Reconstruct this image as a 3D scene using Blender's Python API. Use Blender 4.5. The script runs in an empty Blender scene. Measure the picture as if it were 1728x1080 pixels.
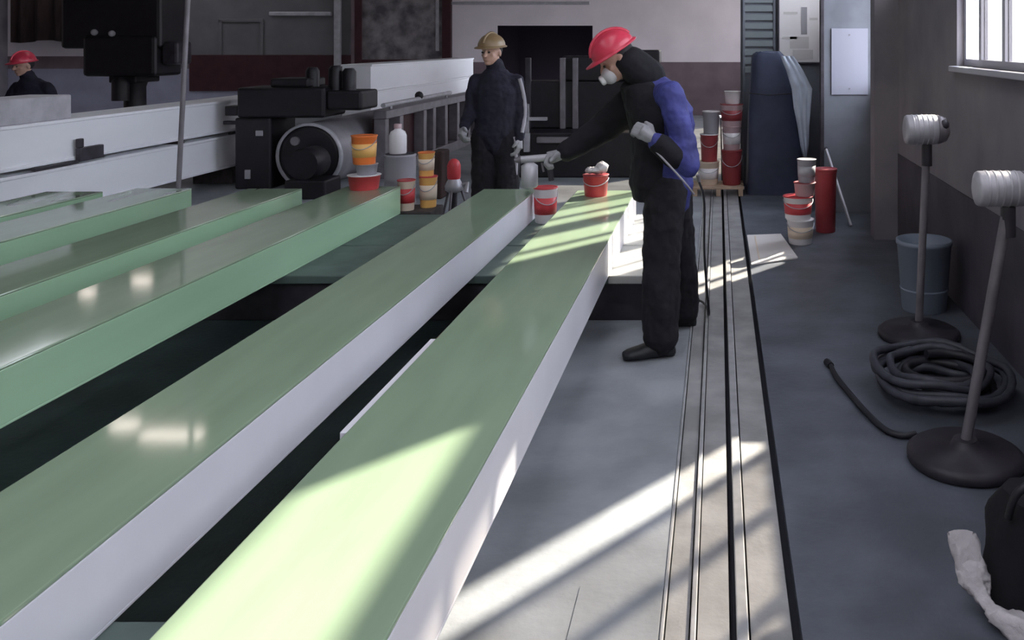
import bpy, bmesh, math, random
from mathutils import Vector, Matrix
random.seed(7)
C = bpy.context.scene.collection
S = bpy.context.scene
PI = math.pi
V = Vector

# ------------------------------------------------------------------ camera, sky, sun, exposure
EYE = 1.65
FPX, VX, VY = 1500.0, 1213.0, 71.0          # focal length and vanishing point, in pixels of a 1728 px wide frame
cd = bpy.data.cameras.new('camera'); cam = bpy.data.objects.new('camera', cd); C.objects.link(cam)
cam.location = (0, 0, EYE); cam.rotation_euler = (PI/2, 0, 0)
cd.sensor_width = 36; cd.lens = FPX/1728*36
cd.shift_x = (864-VX)/1728; cd.shift_y = (VY-540)/1728
cd.clip_start = .02; cd.clip_end = 200
S.camera = cam
S.view_settings.view_transform = 'Standard'; S.view_settings.look = 'None'
S.view_settings.gamma = 1; S.view_settings.use_curve_mapping = False
S.view_settings.exposure = 0.22

w = bpy.data.worlds.new('sky'); S.world = w; w.use_nodes = True
bg = w.node_tree.nodes['Background']
bg.inputs[0].default_value = (.82, .87, 1.0, 1); bg.inputs[1].default_value = 11.0
sl = bpy.data.lights.new('sun', 'SUN'); sl.energy = 17.5; sl.angle = math.radians(.9); sl.color = (1, .90, .74)
sun = bpy.data.objects.new('sun', sl); C.objects.link(sun)
SUN = V((-1, -1.23, -1.18)).normalized()
sun.rotation_euler = SUN.to_track_quat('-Z', 'Y').to_euler()
sun.location = (12, 14, 14)

# ------------------------------------------------------------------ materials
def mat(name, col, rough=.6, metal=0, var=0.0, scale=6, bump=0, bscale=40, col2=None, spec=.5, coat=0, emit=0, stretch=None):
    m = bpy.data.materials.new(name); m.use_nodes = True
    nt = m.node_tree; b = nt.nodes['Principled BSDF']
    b.inputs['Base Color'].default_value = (*col, 1); b.inputs['Roughness'].default_value = rough
    b.inputs['Metallic'].default_value = metal; b.inputs['Specular IOR Level'].default_value = spec
    b.inputs['Coat Weight'].default_value = coat; b.inputs['Coat Roughness'].default_value = .06
    if emit:
        b.inputs['Emission Color'].default_value = (*col, 1); b.inputs['Emission Strength'].default_value = emit
    tc = nt.nodes.new('ShaderNodeTexCoord'); vec = tc.outputs['Object']
    if stretch:
        mp = nt.nodes.new('ShaderNodeMapping'); mp.inputs['Scale'].default_value = stretch
        nt.links.new(vec, mp.inputs[0]); vec = mp.outputs[0]
    if var or col2:
        n = nt.nodes.new('ShaderNodeTexNoise'); n.inputs['Scale'].default_value = scale; n.inputs['Detail'].default_value = 6
        nt.links.new(vec, n.inputs['Vector'])
        r = nt.nodes.new('ShaderNodeValToRGB')
        c2 = col2 or tuple(min(1, c*(1+var)) for c in col); c1 = col if col2 else tuple(c*(1-var) for c in col)
        r.color_ramp.elements[0].position = .35; r.color_ramp.elements[1].position = .66
        r.color_ramp.elements[0].color = (*c1, 1); r.color_ramp.elements[1].color = (*c2, 1)
        nt.links.new(n.outputs['Fac'], r.inputs[0]); nt.links.new(r.outputs[0], b.inputs['Base Color'])
    if bump:
        n2 = nt.nodes.new('ShaderNodeTexNoise'); n2.inputs['Scale'].default_value = bscale; n2.inputs['Detail'].default_value = 4
        nt.links.new(vec, n2.inputs['Vector'])
        bp = nt.nodes.new('ShaderNodeBump'); bp.inputs['Strength'].default_value = bump; bp.inputs['Distance'].default_value = .01
        nt.links.new(n2.outputs['Fac'], bp.inputs['Height']); nt.links.new(bp.outputs[0], b.inputs['Normal'])
    return m

def glass(name, tint):
    m = bpy.data.materials.new(name); m.use_nodes = True; nt = m.node_tree
    nt.nodes.remove(nt.nodes['Principled BSDF']); out = nt.nodes['Material Output']
    t = nt.nodes.new('ShaderNodeBsdfTransparent'); t.inputs[0].default_value = (*tint, 1)
    g = nt.nodes.new('ShaderNodeBsdfGlossy'); g.inputs['Roughness'].default_value = .05
    mx = nt.nodes.new('ShaderNodeMixShader'); mx.inputs[0].default_value = .06
    nt.links.new(t.outputs[0], mx.inputs[1]); nt.links.new(g.outputs[0], mx.inputs[2]); nt.links.new(mx.outputs[0], out.inputs[0])
    return m

M = dict(
    stained=mat('stained_concrete', (.035, .05, .05), .6, var=.3, scale=3, bump=.25, bscale=30), enddeck=mat('pale_deck_paint', (.55, .55, .52), .6, var=.1, scale=6),  # floor shade under the beams and sunlit deck end, both put into colour
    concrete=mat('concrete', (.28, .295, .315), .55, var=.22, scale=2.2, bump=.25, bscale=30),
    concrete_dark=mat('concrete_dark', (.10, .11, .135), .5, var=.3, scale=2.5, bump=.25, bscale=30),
    slab=mat('channel_slab', (.29, .285, .285), .6, var=.2, scale=5, bump=.2, bscale=50),
    pit=mat('channel_pit', (.035, .035, .045), .9),
    rail=mat('rail_steel', (.42, .42, .43), .4, .25, var=.15, scale=9),
    walllow=mat('wall_dado_paint', (.068, .060, .078), .7, var=.3, scale=2.5, bump=.2, bscale=12),  # shade low on the right wall put into a darker colour
    wall=mat('wall_paint', (.17, .155, .185), .7, col2=(.27, .245, .26), scale=1.7, bump=.2, bscale=12),
    part=mat('partition_paint', (.15, .16, .185), .65, var=.2, scale=2.2),
    louvre=mat('louvre_grey', (.20, .225, .235), .5),
    back=mat('back_wall_paint', (.82, .74, .77), .8, var=.05, scale=1.5),
    dado=mat('dado_paint', (.20, .145, .16), .7, var=.15, scale=2),
    dadoblue=mat('dado_blue', (.32, .32, .41), .7, var=.1, scale=2),
    shutter=mat('shutter_grey', (.14, .135, .14), .6, var=.1, scale=2),
    ceil=mat('ceiling_grey', (.06, .06, .065), .9, var=.2, scale=1),
    ground=mat('yard_concrete', (.3, .29, .27), .9, var=.15, scale=.6),
    winframe=mat('window_frame_paint', (.50, .49, .54), .5),
    glass=glass('clear_glass', (.95, .96, .97)),
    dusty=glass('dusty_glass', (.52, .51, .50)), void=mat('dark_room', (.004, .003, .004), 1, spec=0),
    greentop=mat('wet_green_paint', (.275, .365, .25), .07, var=.05, scale=3, spec=.6, bump=.008, bscale=6, stretch=(3, .5, 3)),
    greenside=mat('green_paint', (.37, .56, .37), .22, var=.05, scale=2, spec=.5, stretch=(3, .4, 3)),
    white=mat('white_primer', (.78, .77, .82), .5, var=.03, scale=3),
    whiteb=mat('white_beam_paint', (.88, .88, .91), .5, var=.06, scale=1.2, stretch=(1, .4, 1)),
    trestle=mat('trestle_steel', (.10, .14, .125), .6, var=.15, scale=6),  # deck colour darkened for the shade between the beams
    black=mat('black_steel', (.010, .008, .012), .5, var=.3, scale=9),
    dark=mat('dark_steel', (.045, .04, .05), .5, .2, var=.3, scale=7),
    grey=mat('grey_steel', (.22, .20, .22), .45, .3, var=.15, scale=7),
    lgrey=mat('light_grey_metal', (.45, .44, .47), .4, .2, var=.12, scale=8),
    pipe=mat('pipe_steel', (.30, .28, .30), .45, .3, var=.15, scale=3),
    wood=mat('dark_wood', (.06, .05, .05), .8, var=.3, scale=12),
    pallet=mat('pallet_wood', (.45, .33, .24), .8, var=.2, scale=9),
    redframe=mat('dark_red_paint', (.045, .012, .016), .5, var=.2, scale=5),
    red=mat('red_plastic', (.62, .06, .07), .4, var=.1, scale=8),
    dkred=mat('dark_red_plastic', (.33, .05, .06), .45, var=.1, scale=8),
    orange=mat('orange_plastic', (.90, .22, .05), .4),
    yellow=mat('yellow_plastic', (.92, .52, .16), .4),
    cream=mat('cream_plastic', (.80, .66, .52), .45),
    plwhite=mat('white_plastic', (.82, .79, .80), .4),
    pink=mat('pale_pink_plastic', (.56, .40, .42), .45),
    plgrey=mat('grey_plastic', (.32, .31, .34), .5),
    binblue=mat('pale_bin_plastic', (.22, .26, .32), .5),
    tarp=mat('navy_tarp', (.045, .055, .10), .6, var=.2, scale=4),
    sheetplastic=mat('pale_plastic_sheet', (.70, .78, .92), .4, var=.1, scale=6),  # light on the tarp's right side put into a pale colour
    paper=mat('paper', (.27, .27, .32), .8), paper2=mat('cream_paper', (.74, .70, .68), .8),
    ink=mat('print_grey', (.30, .29, .30), .8), ink2=mat('print_pale', (.56, .53, .50), .8),
    rubber=mat('black_rubber', (.018, .018, .024), .5),
    hose=mat('dusty_hose', (.05, .052, .068), .5, var=.2, scale=20),
    rag=mat('white_rag', (.60, .56, .58), .9, var=.15, scale=14, bump=.5, bscale=60),
    curtain=mat('brown_curtain', (.035, .018, .016), .9, var=.4, scale=3, stretch=(6, 6, .6)),
    skin=mat('skin', (.50, .30, .23), .55), mask=mat('mask_fabric', (.55, .54, .55), .8),
    glove=mat('glove_grey', (.30, .295, .31), .85, var=.12, scale=25),
    blue=mat('blue_jacket', (.045, .05, .22), .7, var=.25, scale=9, bump=.4, bscale=18),
    navy=mat('navy_cloth', (.010, .009, .022), .85, var=.25, scale=9, bump=.4, bscale=18),
    blackcloth=mat('black_cloth', (.007, .006, .010), .9, var=.25, scale=9, bump=.4, bscale=18),
    trousers=mat('dark_trousers', (.008, .007, .011), .9, var=.25, scale=9, bump=.4, bscale=20),
    boot=mat('black_boot', (.014, .015, .018), .5),
    helred=mat('red_helmet', (.62, .05, .09), .3), helyel=mat('ochre_helmet', (.24, .16, .08), .4),
    stripe=mat('grey_stripe', (.36, .34, .38), .7), hair=mat('black_hair', (.01, .008, .01), .7), eye=mat('dark_eye', (.02, .015, .015), .3),
    lampon=mat('lamp_glow', (1, .86, .78), .5, emit=6), lampshell=mat('lamp_shell', (.3, .3, .3), .5),
    pane_mottle=mat('mottled_pane', (.10, .09, .10), .35, col2=(.34, .31, .32), scale=3.2),  # reflections in the glass painted as grey mottling
)

# ------------------------------------------------------------------ mesh helpers
class MB:
    def __init__(s): s.v = []; s.f = []; s.sm = []
    def add(s, vs, fs, smooth=False):
        o = len(s.v); s.v += [tuple(v) for v in vs]; s.f += [tuple(i+o for i in f) for f in fs]; s.sm += [smooth]*len(fs); return s
    def box(s, x0, x1, y0, y1, z0, z1, M4=None):
        vs = [V((x, y, z)) for z in (z0, z1) for y in (y0, y1) for x in (x0, x1)]
        if M4 is not None: vs = [M4 @ v for v in vs]
        return s.add(vs, [(0, 2, 3, 1), (4, 5, 7, 6), (0, 1, 5, 4), (2, 6, 7, 3), (0, 4, 6, 2), (1, 3, 7, 5)])
    def bbox(s, x0, x1, y0, y1, z0, z1, b=.006):       # box with chamfered edges
        bm = bmesh.new(); bmesh.ops.create_cube(bm, size=1)
        for v in bm.verts: v.co = V(((x0+x1)/2+v.co.x*(x1-x0), (y0+y1)/2+v.co.y*(y1-y0), (z0+z1)/2+v.co.z*(z1-z0)))
        bmesh.ops.bevel(bm, geom=bm.edges[:], offset=b, segments=2, affect='EDGES', profile=.5)
        bm.verts.ensure_lookup_table(); bm.verts.index_update()
        s.add([v.co for v in bm.verts], [tuple(v.index for v in f.verts) for f in bm.faces]); bm.free(); return s
    def rings(s, rings, smooth=True, cap=True):
        n = len(rings[0]); vs = [p for r in rings for p in r]; fs = []
        for k in range(len(rings)-1):
            for i in range(n):
                j = (i+1) % n; fs.append((k*n+i, k*n+j, (k+1)*n+j, (k+1)*n+i))
        s.add(vs, fs, smooth)
        if cap:
            s.add(rings[0][::-1], [tuple(range(n))]); s.add(rings[-1], [tuple(range(n))])
        return s
    def tube(s, pts, r, n=12, smooth=True, cap=True):
        pts = [V(p) for p in pts]; rs = r if isinstance(r, (list, tuple)) else [r]*len(pts)
        rings = []; ref = None
        for i, p in enumerate(pts):
            t = (pts[min(i+1, len(pts)-1)]-pts[max(i-1, 0)]).normalized()
            if ref is None:
                ref = V((0, 0, 1)) if abs(t.z) < .9 else V((1, 0, 0))
            a = (ref - t*ref.dot(t)).normalized(); b = t.cross(a); ref = a
            rings.append([p+rs[i]*(a*math.cos(2*PI*k/n)+b*math.sin(2*PI*k/n)) for k in range(n)])
        return s.rings(rings, smooth, cap)
    def lathe(s, prof, n=24, at=(0, 0, 0), M4=None, smooth=True, cap=True):   # prof: (r, z) outline
        at = V(at); rings = []
        for r, z in prof:
            ring = [V((r*math.cos(2*PI*k/n), r*math.sin(2*PI*k/n), z)) for k in range(n)]
            if M4 is not None: ring = [M4 @ p for p in ring]
            rings.append([p+at for p in ring])
        return s.rings(rings, smooth, cap)
    def ball(s, c, r, n=12, R=None):
        c = V(c); r = V(r) if not isinstance(r, (int, float)) else V((r, r, r)); rings = []
        for i in range(n//2+1):
            th = PI*max(.02, min(.98, i/(n//2)))-PI/2; ring = []
            for k in range(n):
                p = V((r.x*math.cos(th)*math.cos(2*PI*k/n), r.y*math.cos(th)*math.sin(2*PI*k/n), r.z*math.sin(th)))
                ring.append(c+(R @ p if R else p))
            rings.append(ring)
        return s.rings(rings)
    def torus(s, c, R, r, n=32, m=8, tilt=(0, 0)):
        c = V(c); rot = Matrix.Rotation(tilt[0], 3, 'X') @ Matrix.Rotation(tilt[1], 3, 'Y'); vs = []; fs = []
        for i in range(n):
            a = 2*PI*i/n
            for k in range(m):
                b = 2*PI*k/m; vs.append(c+rot @ V(((R+r*math.cos(b))*math.cos(a), (R+r*math.cos(b))*math.sin(a), r*math.sin(b))))
        for i in range(n):
            for k in range(m):
                fs.append((i*m+k, ((i+1) % n)*m+k, ((i+1) % n)*m+(k+1) % m, i*m+(k+1) % m))
        return s.add(vs, fs, True)
    def build(s, name, m, parent=None, kind=None, origin=None):
        me = bpy.data.meshes.new(name)
        o = bpy.data.objects.new(name, me); C.objects.link(o)
        off = V((0, 0, 0))
        if parent is not None: off = parent.matrix_basis.translation.copy() if parent.parent is None else V(parent['wpos'])
        elif origin is not None: off = V(origin)
        me.from_pydata([tuple(V(v)-off) for v in s.v], [], s.f)
        me.polygons.foreach_set('use_smooth', s.sm); me.materials.append(m); me.validate(); me.update()
        bm = bmesh.new(); bm.from_mesh(me); bmesh.ops.recalc_face_normals(bm, faces=bm.faces[:]); bm.to_mesh(me); bm.free()
        if parent is not None: o.parent = parent
        elif origin is not None: o.location = off
        o['wpos'] = tuple(off)
        if kind: o['kind'] = kind
        return o

def tag(o, label, cat, group=None):
    o['label'] = label; o['category'] = cat
    if group: o['group'] = group
    return o
def thing(name, label, cat, loc, group=None):
    o = bpy.data.objects.new(name, None); C.objects.link(o); o.location = loc; o.empty_display_size = .1
    return tag(o, label, cat, group)
def struct(name, mb, m, parent=None):
    return mb.build(name, m, parent, None if parent else 'structure')
def dup(root, loc, label, group=None):
    r = root.copy(); C.objects.link(r); r.location = loc; r['label'] = label
    if group: r['group'] = group
    for ch in list(root.children):
        c = ch.copy(); C.objects.link(c); c.parent = r
        for g in list(ch.children):
            d = g.copy(); C.objects.link(d); d.parent = c
    return r
def s_at(Y): return FPX/Y
def X(px, Y): return (px-VX)/s_at(Y)
def Z(py, Y): return EYE-(py-VY)/s_at(Y)

# ------------------------------------------------------------------ room shell
WX = 1.5; BY = 20.0; CZ = 5.6; LX = -16.0; FY = -5.0
# the floor: sunk base, with concrete slabs either side of a channel that carries the track
pit = MB().box(LX, WX, FY, BY, -.14, -.045); floor = struct('floor', pit, M['pit'])
MB().box(-1.16, -.165, FY, BY, -.045, 0).build('concrete_slab', M['concrete'], floor)
MB().box(-5.5, -1.16, FY, 7.4, -.045, 0).build('stained_slab', M['stained'], floor)  # shade below the beams painted into this slab's dark colour
MB().box(-5.5, -1.16, 7.4, BY, -.045, 0).box(LX, -5.5, FY, BY, -.045, 0).build('concrete_slab', M['concrete'], floor)
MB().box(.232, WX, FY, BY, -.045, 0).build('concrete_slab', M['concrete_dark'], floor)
MB().box(-.060, .030, FY, BY, -.045, -.006).build('channel_strip', M['slab'], floor)
MB().box(.090, .205, FY, BY, -.045, -.004).build('channel_strip', M['slab'], floor)
MB().box(-.150, -.085, FY, BY, -.045, -.010).build('channel_strip', M['slab'], floor)
struct('trim_1', MB().bbox(.050, .084, FY, BY, -.045, .012, .004), M['rail'])
struct('trim_2', MB().bbox(-.080, -.064, FY, BY, -.045, .008, .003), M['rail'])
struct('trim_3', MB().bbox(-.164, -.154, FY, BY, -.045, .006, .002), M['rail'])
MB().bbox(-.42, -.168, .8, 2.69, 0, .005, .0015).build('cover_plate', M['concrete'], floor)

def holes_wall(x0, x1, y0, y1, z0, z1, holes):
    mb = MB(); ys = sorted({y0, y1, *[h[0] for h in holes], *[h[1] for h in holes]}); zs = sorted({z0, z1, *[h[2] for h in holes], *[h[3] for h in holes]})
    for a, b in zip(ys, ys[1:]):
        for c, d in zip(zs, zs[1:]):
            if not any(h[0] <= a and b <= h[1] and h[2] <= c and d <= h[3] for h in holes): mb.box(x0, x1, a, b, c, d)
    return mb
H1 = (1.9, 5.6, 1.5, 3.7); H2 = (7.72, 8.58, 1.2, 3.75); H3 = (8.75, 10.6, 2.3, 3.75); H4 = (-4.6, 1.5, 1.5, 3.7); H5 = (13.0, 19.4, 1.2, 4.4); H6 = (7.14, 7.41, 2.15, 2.72)
struct('wall_right', holes_wall(WX, WX+.12, FY, BY, -.14, CZ, [H1, H2, H3, H4, H5, H6]), M['wall'])
MB().box(WX-.006, WX, FY, 7.42, 0, .72).build('dado', M['walllow'], bpy.data.objects['wall_right'])  # dark band painted for the shade near the floor
struct('wall_left', MB().box(LX-.12, LX, FY, BY, -.14, CZ), M['wall'])
struct('wall_front', MB().box(LX-.12, WX+.12, FY-.12, FY, -.14, CZ), M['wall'])
SKY = [(-5.2, -3.6), (-1.9, -.3)]; SY0, SY1 = -4.4, 4.6  # unseen roof openings added to lift the ambient light
cb = MB().box(LX-.12, WX+.12, FY-.12, SY0, CZ, CZ+.1).box(LX-.12, WX+.12, SY1, 14.2, CZ, CZ+.1).box(LX-.12, -14.2, 14.2, 19, CZ, CZ+.1).box(-11.2, WX+.12, 14.2, 19, CZ, CZ+.1).box(LX-.12, WX+.12, 19, BY+.3, CZ, CZ+.1)
xs_ = [LX-.12]+[v for q in SKY for v in q]+[WX+.12]
for i in range(0, len(xs_), 2): cb.box(xs_[i], xs_[i+1], SY0, SY1, CZ, CZ+.1)
ceil_ = struct('ceiling', cb, M['ceil'])
MB().box(-14.2, -11.2, 14.2, 19, CZ+.04, CZ+.05).build('skylight_pane', M['dusty'], ceil_)  # unseen opening added to brighten the far left of the back wall
for a, b in SKY: MB().box(a, b, SY0, SY1, CZ+.04, CZ+.05).build('skylight_pane', M['dusty'], ceil_)
for k in range(6):
    y = 1.5+k*3.4
    struct('trim_%d' % (4+k), MB().box(LX, WX, y-.06, y+.06, CZ-.03, CZ).box(LX, WX, y-.01, y+.01, CZ-.3, CZ-.03).box(LX, WX, y-.06, y+.06, CZ-.33, CZ-.3), M['dark'])
struct('ground', MB().box(WX+.12, 60, -30, 60, -.3, -.14), M['ground'])
# added pilaster: hides the next window and shapes its sun patch
struct('pillar', MB().box(1.30, WX, 7.42, 7.62, 0, CZ), M['wall'])

def window(n, H, mull, transoms, panes, fw=.045):
    y0, y1, z0, z1 = H; xa, xb = WX+.045, WX+.085
    fr = MB().box(xa, xb, y0, y0+fw, z0, z1).box(xa, xb, y1-fw, y1, z0, z1).box(xa, xb, y0+fw, y1-fw, z0, z0+fw).box(xa, xb, y0+fw, y1-fw, z1-fw, z1)
    root = struct('window_%d' % n, fr, M['winframe'])
    for (ya, yb, za, zb) in mull: MB().box(xa, xb, ya, yb, za, zb).build('mullion', M['winframe'], root)
    for (za, zb) in transoms: MB().box(xa-.005, xb+.005, y0+fw, y1-fw, za, zb).build('transom', M['winframe'], root)
    for (ya, yb, za, zb, m) in panes: MB().box(xa+.016, xa+.022, ya, yb, za, zb).build('pane', M[m], root)
    return root
# the big window on the right: clear strip at its far end, dusty casements nearer, clear top lights
mulls = [5.235, 4.80, 4.30, 3.80, 3.30, 2.80, 2.35]
mm = [(y, y+.05, 1.545, 2.98) for y in mulls]
edges = [5.555] + [v for y in mulls for v in (y+.05, y)] + [1.945]
pp = [(edges[i+1], edges[i], 1.545, 2.98, 'glass' if i == 0 else 'dusty') for i in range(0, len(edges), 2)]
pp.append((1.945, 5.555, 3.19, 3.655, 'glass'))
w1 = window(1, H1, mm, [(2.98, 3.19)], pp)
MB().bbox(WX-.05, WX+.045, 1.85, 5.62, 1.465, 1.5, .006).build('window_sill', M['winframe'], w1)
window(2, H2, [(8.12, 8.16, 1.245, 3.705)], [], [(7.765, 8.12, 1.245, 3.705, 'glass'), (8.16, 8.535, 1.245, 3.705, 'glass')])
m3 = [9.05, 9.42, 9.55, 10.0]
e3 = [8.795] + [v for y in m3 for v in (y, y+.05)] + [10.555]
window(3, H3, [(y, y+.05, 2.345, 3.705) for y in m3], [], [(e3[i], e3[i+1], 2.345, 3.705, 'glass') for i in range(0, len(e3), 2)])
window(4, H4, [(y, y+.05, 1.545, 3.655) for y in (-3.6, -2.6, -1.6, -.6, .4)], [], [(a, a+.95 if a > -4 else -3.6, 1.545, 3.655, 'dusty') for a in (-4.555, -3.55, -2.55, -1.55, -.55)] + [(.45, 1.455, 1.545, 3.655, 'dusty')])  # unseen window behind the camera, added for ambient light
window(5, H5, [(y, y+.05, 1.245, 4.355) for y in (14.5, 16.1, 17.7)], [], [(13.045, 14.5, 1.245, 4.355, 'dusty'), (14.55, 16.1, 1.245, 4.355, 'dusty'), (16.15, 17.7, 1.245, 4.355, 'dusty'), (17.75, 19.355, 1.245, 4.355, 'dusty')])  # unseen window added to light the back wall

window(6, H6, [], [], [(7.148, 7.402, 2.158, 2.712, 'glass')], .008)  # unseen slit added to cast a thin sun streak on the floor

# low partition on the right, with a return, in front of the end bay
struct('wall_partition_front', MB().box(1.02, WX, 8.62, 8.70, 0, 2.12), M['part'])
struct('wall_partition_rear', MB().box(.25, WX, 10.20, 10.28, 0, 2.24), M['part'])
struct('trim_10', MB().bbox(.985, 1.02, 8.60, 8.70, 0, 2.12, .004), M['dark'])
lou = struct('trim_11', MB().bbox(.27, .30, 10.17, 10.20, 0, 2.2).bbox(.62, .65, 10.17, 10.20, 0, 2.2), M['part'])
for k in range(9):
    MB().box(.30, .62, 10.178, 10.195, 1.30+k*.10, 1.37+k*.10).build('slat', M['louvre'], lou)

# back wall: white with a brown dado, a dark doorway, and on its left a grey bay painted dimmer, red-framed glazed door, blue-grey dado
YB = BY
def bw(x0, x1, z0, z1, y0=YB, y1=YB+.25): return MB().box(x0, x1, y0, y1, z0, z1)
dx0, dx1, dz = -4.98, -2.84, 2.02
wb = struct('wall_back', bw(-6.0, dx0, 1.2, CZ).box(dx1, WX, YB, YB+.25, 1.2, CZ).box(dx0, dx1, YB, YB+.25, dz, CZ).box(LX, -6.0, YB, YB+.25, 2.9, CZ).box(LX, -12.3, YB, YB+.25, 1.33, 2.9), M['back'])
MB().box(-6.0, dx0, YB, YB+.25, 0, 1.2).box(dx1, WX, YB, YB+.25, 0, 1.2).build('dado', M['dado'], wb)
MB().box(LX, -12.3, YB, YB+.25, 1.05, 1.33).build('dado', M['dado'], wb)
MB().box(LX, -6.0, YB, YB+.25, 0, 1.05).build('dado', M['dadoblue'], wb)
struct('door_1', MB().box(dx0, dx0+.012, YB+.012, YB+.26, 0, dz).box(dx1-.012, dx1, YB+.012, YB+.26, 0, dz).box(dx0, dx1, YB+.012, YB+.26, dz-.012, dz).box(dx0-.3, dx1+.3, YB+2.2, YB+2.3, 0, 2.4).box(dx0-.02, dx0, YB+.25, YB+2.2, 0, 2.4).box(dx1, dx1+.02, YB+.25, YB+2.2, 0, 2.4).box(dx0, dx1, YB+.25, YB+2.2, 2.3, 2.32), M['void'])  # space beyond the doorway painted near black for its darkness
# beam over the doorway
struct('trim_12', MB().bbox(-6.2, -2.9, YB-.05, YB, 2.49, 2.56, .01), M['lgrey'])
# framed grey bay, the wall's weaker light here put into its colour
sh = struct('door_2', MB().box(-12.3, -8.25, YB+.02, YB+.2, 1.05, 2.9), M['shutter'])
MB().bbox(-11.25, -11.18, YB-.02, YB+.02, 1.35, 2.15, .01).bbox(-11.25, -10.25, YB-.02, YB+.02, 2.10, 2.17, .01).bbox(-10.32, -10.25, YB-.02, YB+.02, 1.35, 2.1, .01).build('panel_frame', M['shutter'], sh)
MB().bbox(-10.1, -8.7, YB-.06, YB+.02, 2.24, 2.33, .015).build('door_rail', M['lgrey'], sh)
MB().bbox(-10.1, -8.75, YB-.02, YB+.02, 1.3, 1.36, .01).build('panel_frame', M['shutter'], sh)
MB().box(-11.9, -8.25, YB-.03, YB+.02, .55, 1.36).build('kick_panel', M['redframe'], sh)
struct('trim_13', MB().bbox(-8.62, -8.48, YB-.12, YB, 0, CZ-.02, .02), M['lgrey'])
struct('trim_14', MB().box(-8.25, -8.02, YB-.06, YB+.25, 0, 2.9), M['dado'])
rd = struct('door_3', MB().bbox(-8.16, -8.0, YB-.10, YB-.06, 0, 3.0, .01).bbox(-6.20, -6.0, YB-.10, YB, 0, 3.0, .01).bbox(-8.0, -6.2, YB-.10, YB-.02, 1.12, 1.26, .01).bbox(-8.0, -6.2, YB-.10, YB-.02, 2.78, 2.9, .01), M['redframe'])
MB().box(-8.02, -6.0, YB+.1, YB+.25, 0, 2.9).build('door_back', M['dado'], rd)
MB().box(-8.02, -6.2, YB-.01, YB+.1, 1.05, 2.9).build('pane', M['pane_mottle'], rd)  # mottled colour stands for reflections in the glass
MB().bbox(-6.36, -6.29, YB-.05, YB-.012, 1.45, 2.75, .01).build('door_handle', M['lgrey'], rd)
MB().box(-8.02, -6.0, YB-.02, YB+.1, 0, 1.05).build('kick_panel', M['dado'], rd)

# ------------------------------------------------------------------ hanging lamps (their reflections show on the wet paint)
def lamp(x, y, z, L, label):
    t = thing('ceiling_lamp', label, 'lamp', (x, y, z), 'hanging workshop lamps')
    MB().bbox(x-L/2-.03, x+L/2+.03, y-.13, y+.13, z+.05, z+.12, .01).build('lamp_housing', M['lampshell'], t)
    MB().bbox(x-L/2, x+L/2, y-.10, y+.10, z, z+.05, .01).build('lamp_tube', M['lampon'], t)
    MB().tube([(x-L/3, y, z+.12), (x-L/3, y, CZ)], .008, 6).build('hanger_rod', M['dark'], t)
    MB().tube([(x+L/3, y, z+.12), (x+L/3, y, CZ)], .008, 6).build('hanger_rod', M['dark'], t)
lamp(-7.75, 11.6, 4.3, .32, 'hanging lamp with short glowing tube over the white beam stack, nearer row left')
lamp(-6.95, 11.3, 4.3, .75, 'hanging lamp with long glowing tube over the white beam stack, nearer row right')
lamp(-12.07, 18.6, 4.3, .35, 'hanging lamp near the back wall shutter, farther row right')
lamp(-12.6, 17.75, 4.3, .25, 'hanging lamp near the back wall curtain, farther row left')

# ------------------------------------------------------------------ trestle platforms under the beams
ZB, ZT = .27, .49
def platform(y0, y1, x0, x1, label):
    t = thing('trestle_platform', label, 'trestle', ((x0+x1)/2, (y0+y1)/2, 0), 'low steel trestles under the green beams')
    ym = y0+(y1-y0)*.42
    for a, b in ((y0, ym-.012), (ym+.012, y1)):
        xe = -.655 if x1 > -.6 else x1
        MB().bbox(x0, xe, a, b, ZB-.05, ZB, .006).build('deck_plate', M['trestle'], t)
        if xe < x1: MB().bbox(xe, x1, a, b, ZB-.05, ZB, .006).build('deck_end', M['enddeck'], t)  # sunlight on the deck's right end put in as a paler piece
    MB().bbox(x0+.02, x1-.02, y0+.02, y0+.08, .0, ZB-.05, .004).build('front_rail', M['dark'], t)
    MB().bbox(x0+.02, x1-.02, y1-.16, y1-.10, .06, ZB-.05, .004).build('rear_rail', M['dark'], t)
    n = 5
    for i in range(n):
        x = x0+.1+(x1-x0-.2)*i/(n-1)
        for y in (y1-.13,): MB().bbox(x-.05, x+.05, y-.05, y+.05, 0, .06, .004).build('leg', M['dark'], t)
platform(5.25, 7.12, -5.45, -.40, 'wide low grey steel trestle carrying the far ends of the green beams')
platform(.75, 2.12, -5.45, -.69, 'low steel trestle carrying the near ends of the green beams')

# ------------------------------------------------------------------ green beams
def beam(x0, x1, y0, y1, side, label, top='greentop', name='steel_girder'):
    xc = (x0+x1)/2
    t = thing(name, label, 'beam', (xc, (y0+y1)/2, ZB), 'green painted steel beams on the trestles')
    th = .012
    MB().bbox(x0, x1, y0, y1, ZT-th, ZT, .004).build('top_plate', M[top], t)
    MB().bbox(x1-th, x1, y0+.002, y1-.002, ZB+th, ZT-th, .002).build('side_plate', M[side], t)
    MB().bbox(x0, x0+th, y0+.002, y1-.002, ZB+th, ZT-th, .002).build('side_plate', M[side], t)
    MB().bbox(x0, x1, y0, y1, ZB, ZB+th, .004).build('bottom_plate', M[side], t)
    for y in (y0+.015, y1-.035): MB().box(x0+th, x1-th, y, y+.02, ZB+th, ZT-th).build('end_plate', M[side], t)
    return t
Y0 = .9
bA = beam(-1.108, -.648, Y0, 6.95, 'white', 'green topped beam nearest the spraying worker, white side, sunlit patches')
MB().bbox(-1.135, -1.110, 2.66, 3.5, .452, .482, .003).build('edge_strip', M['white'], bA)
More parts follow.
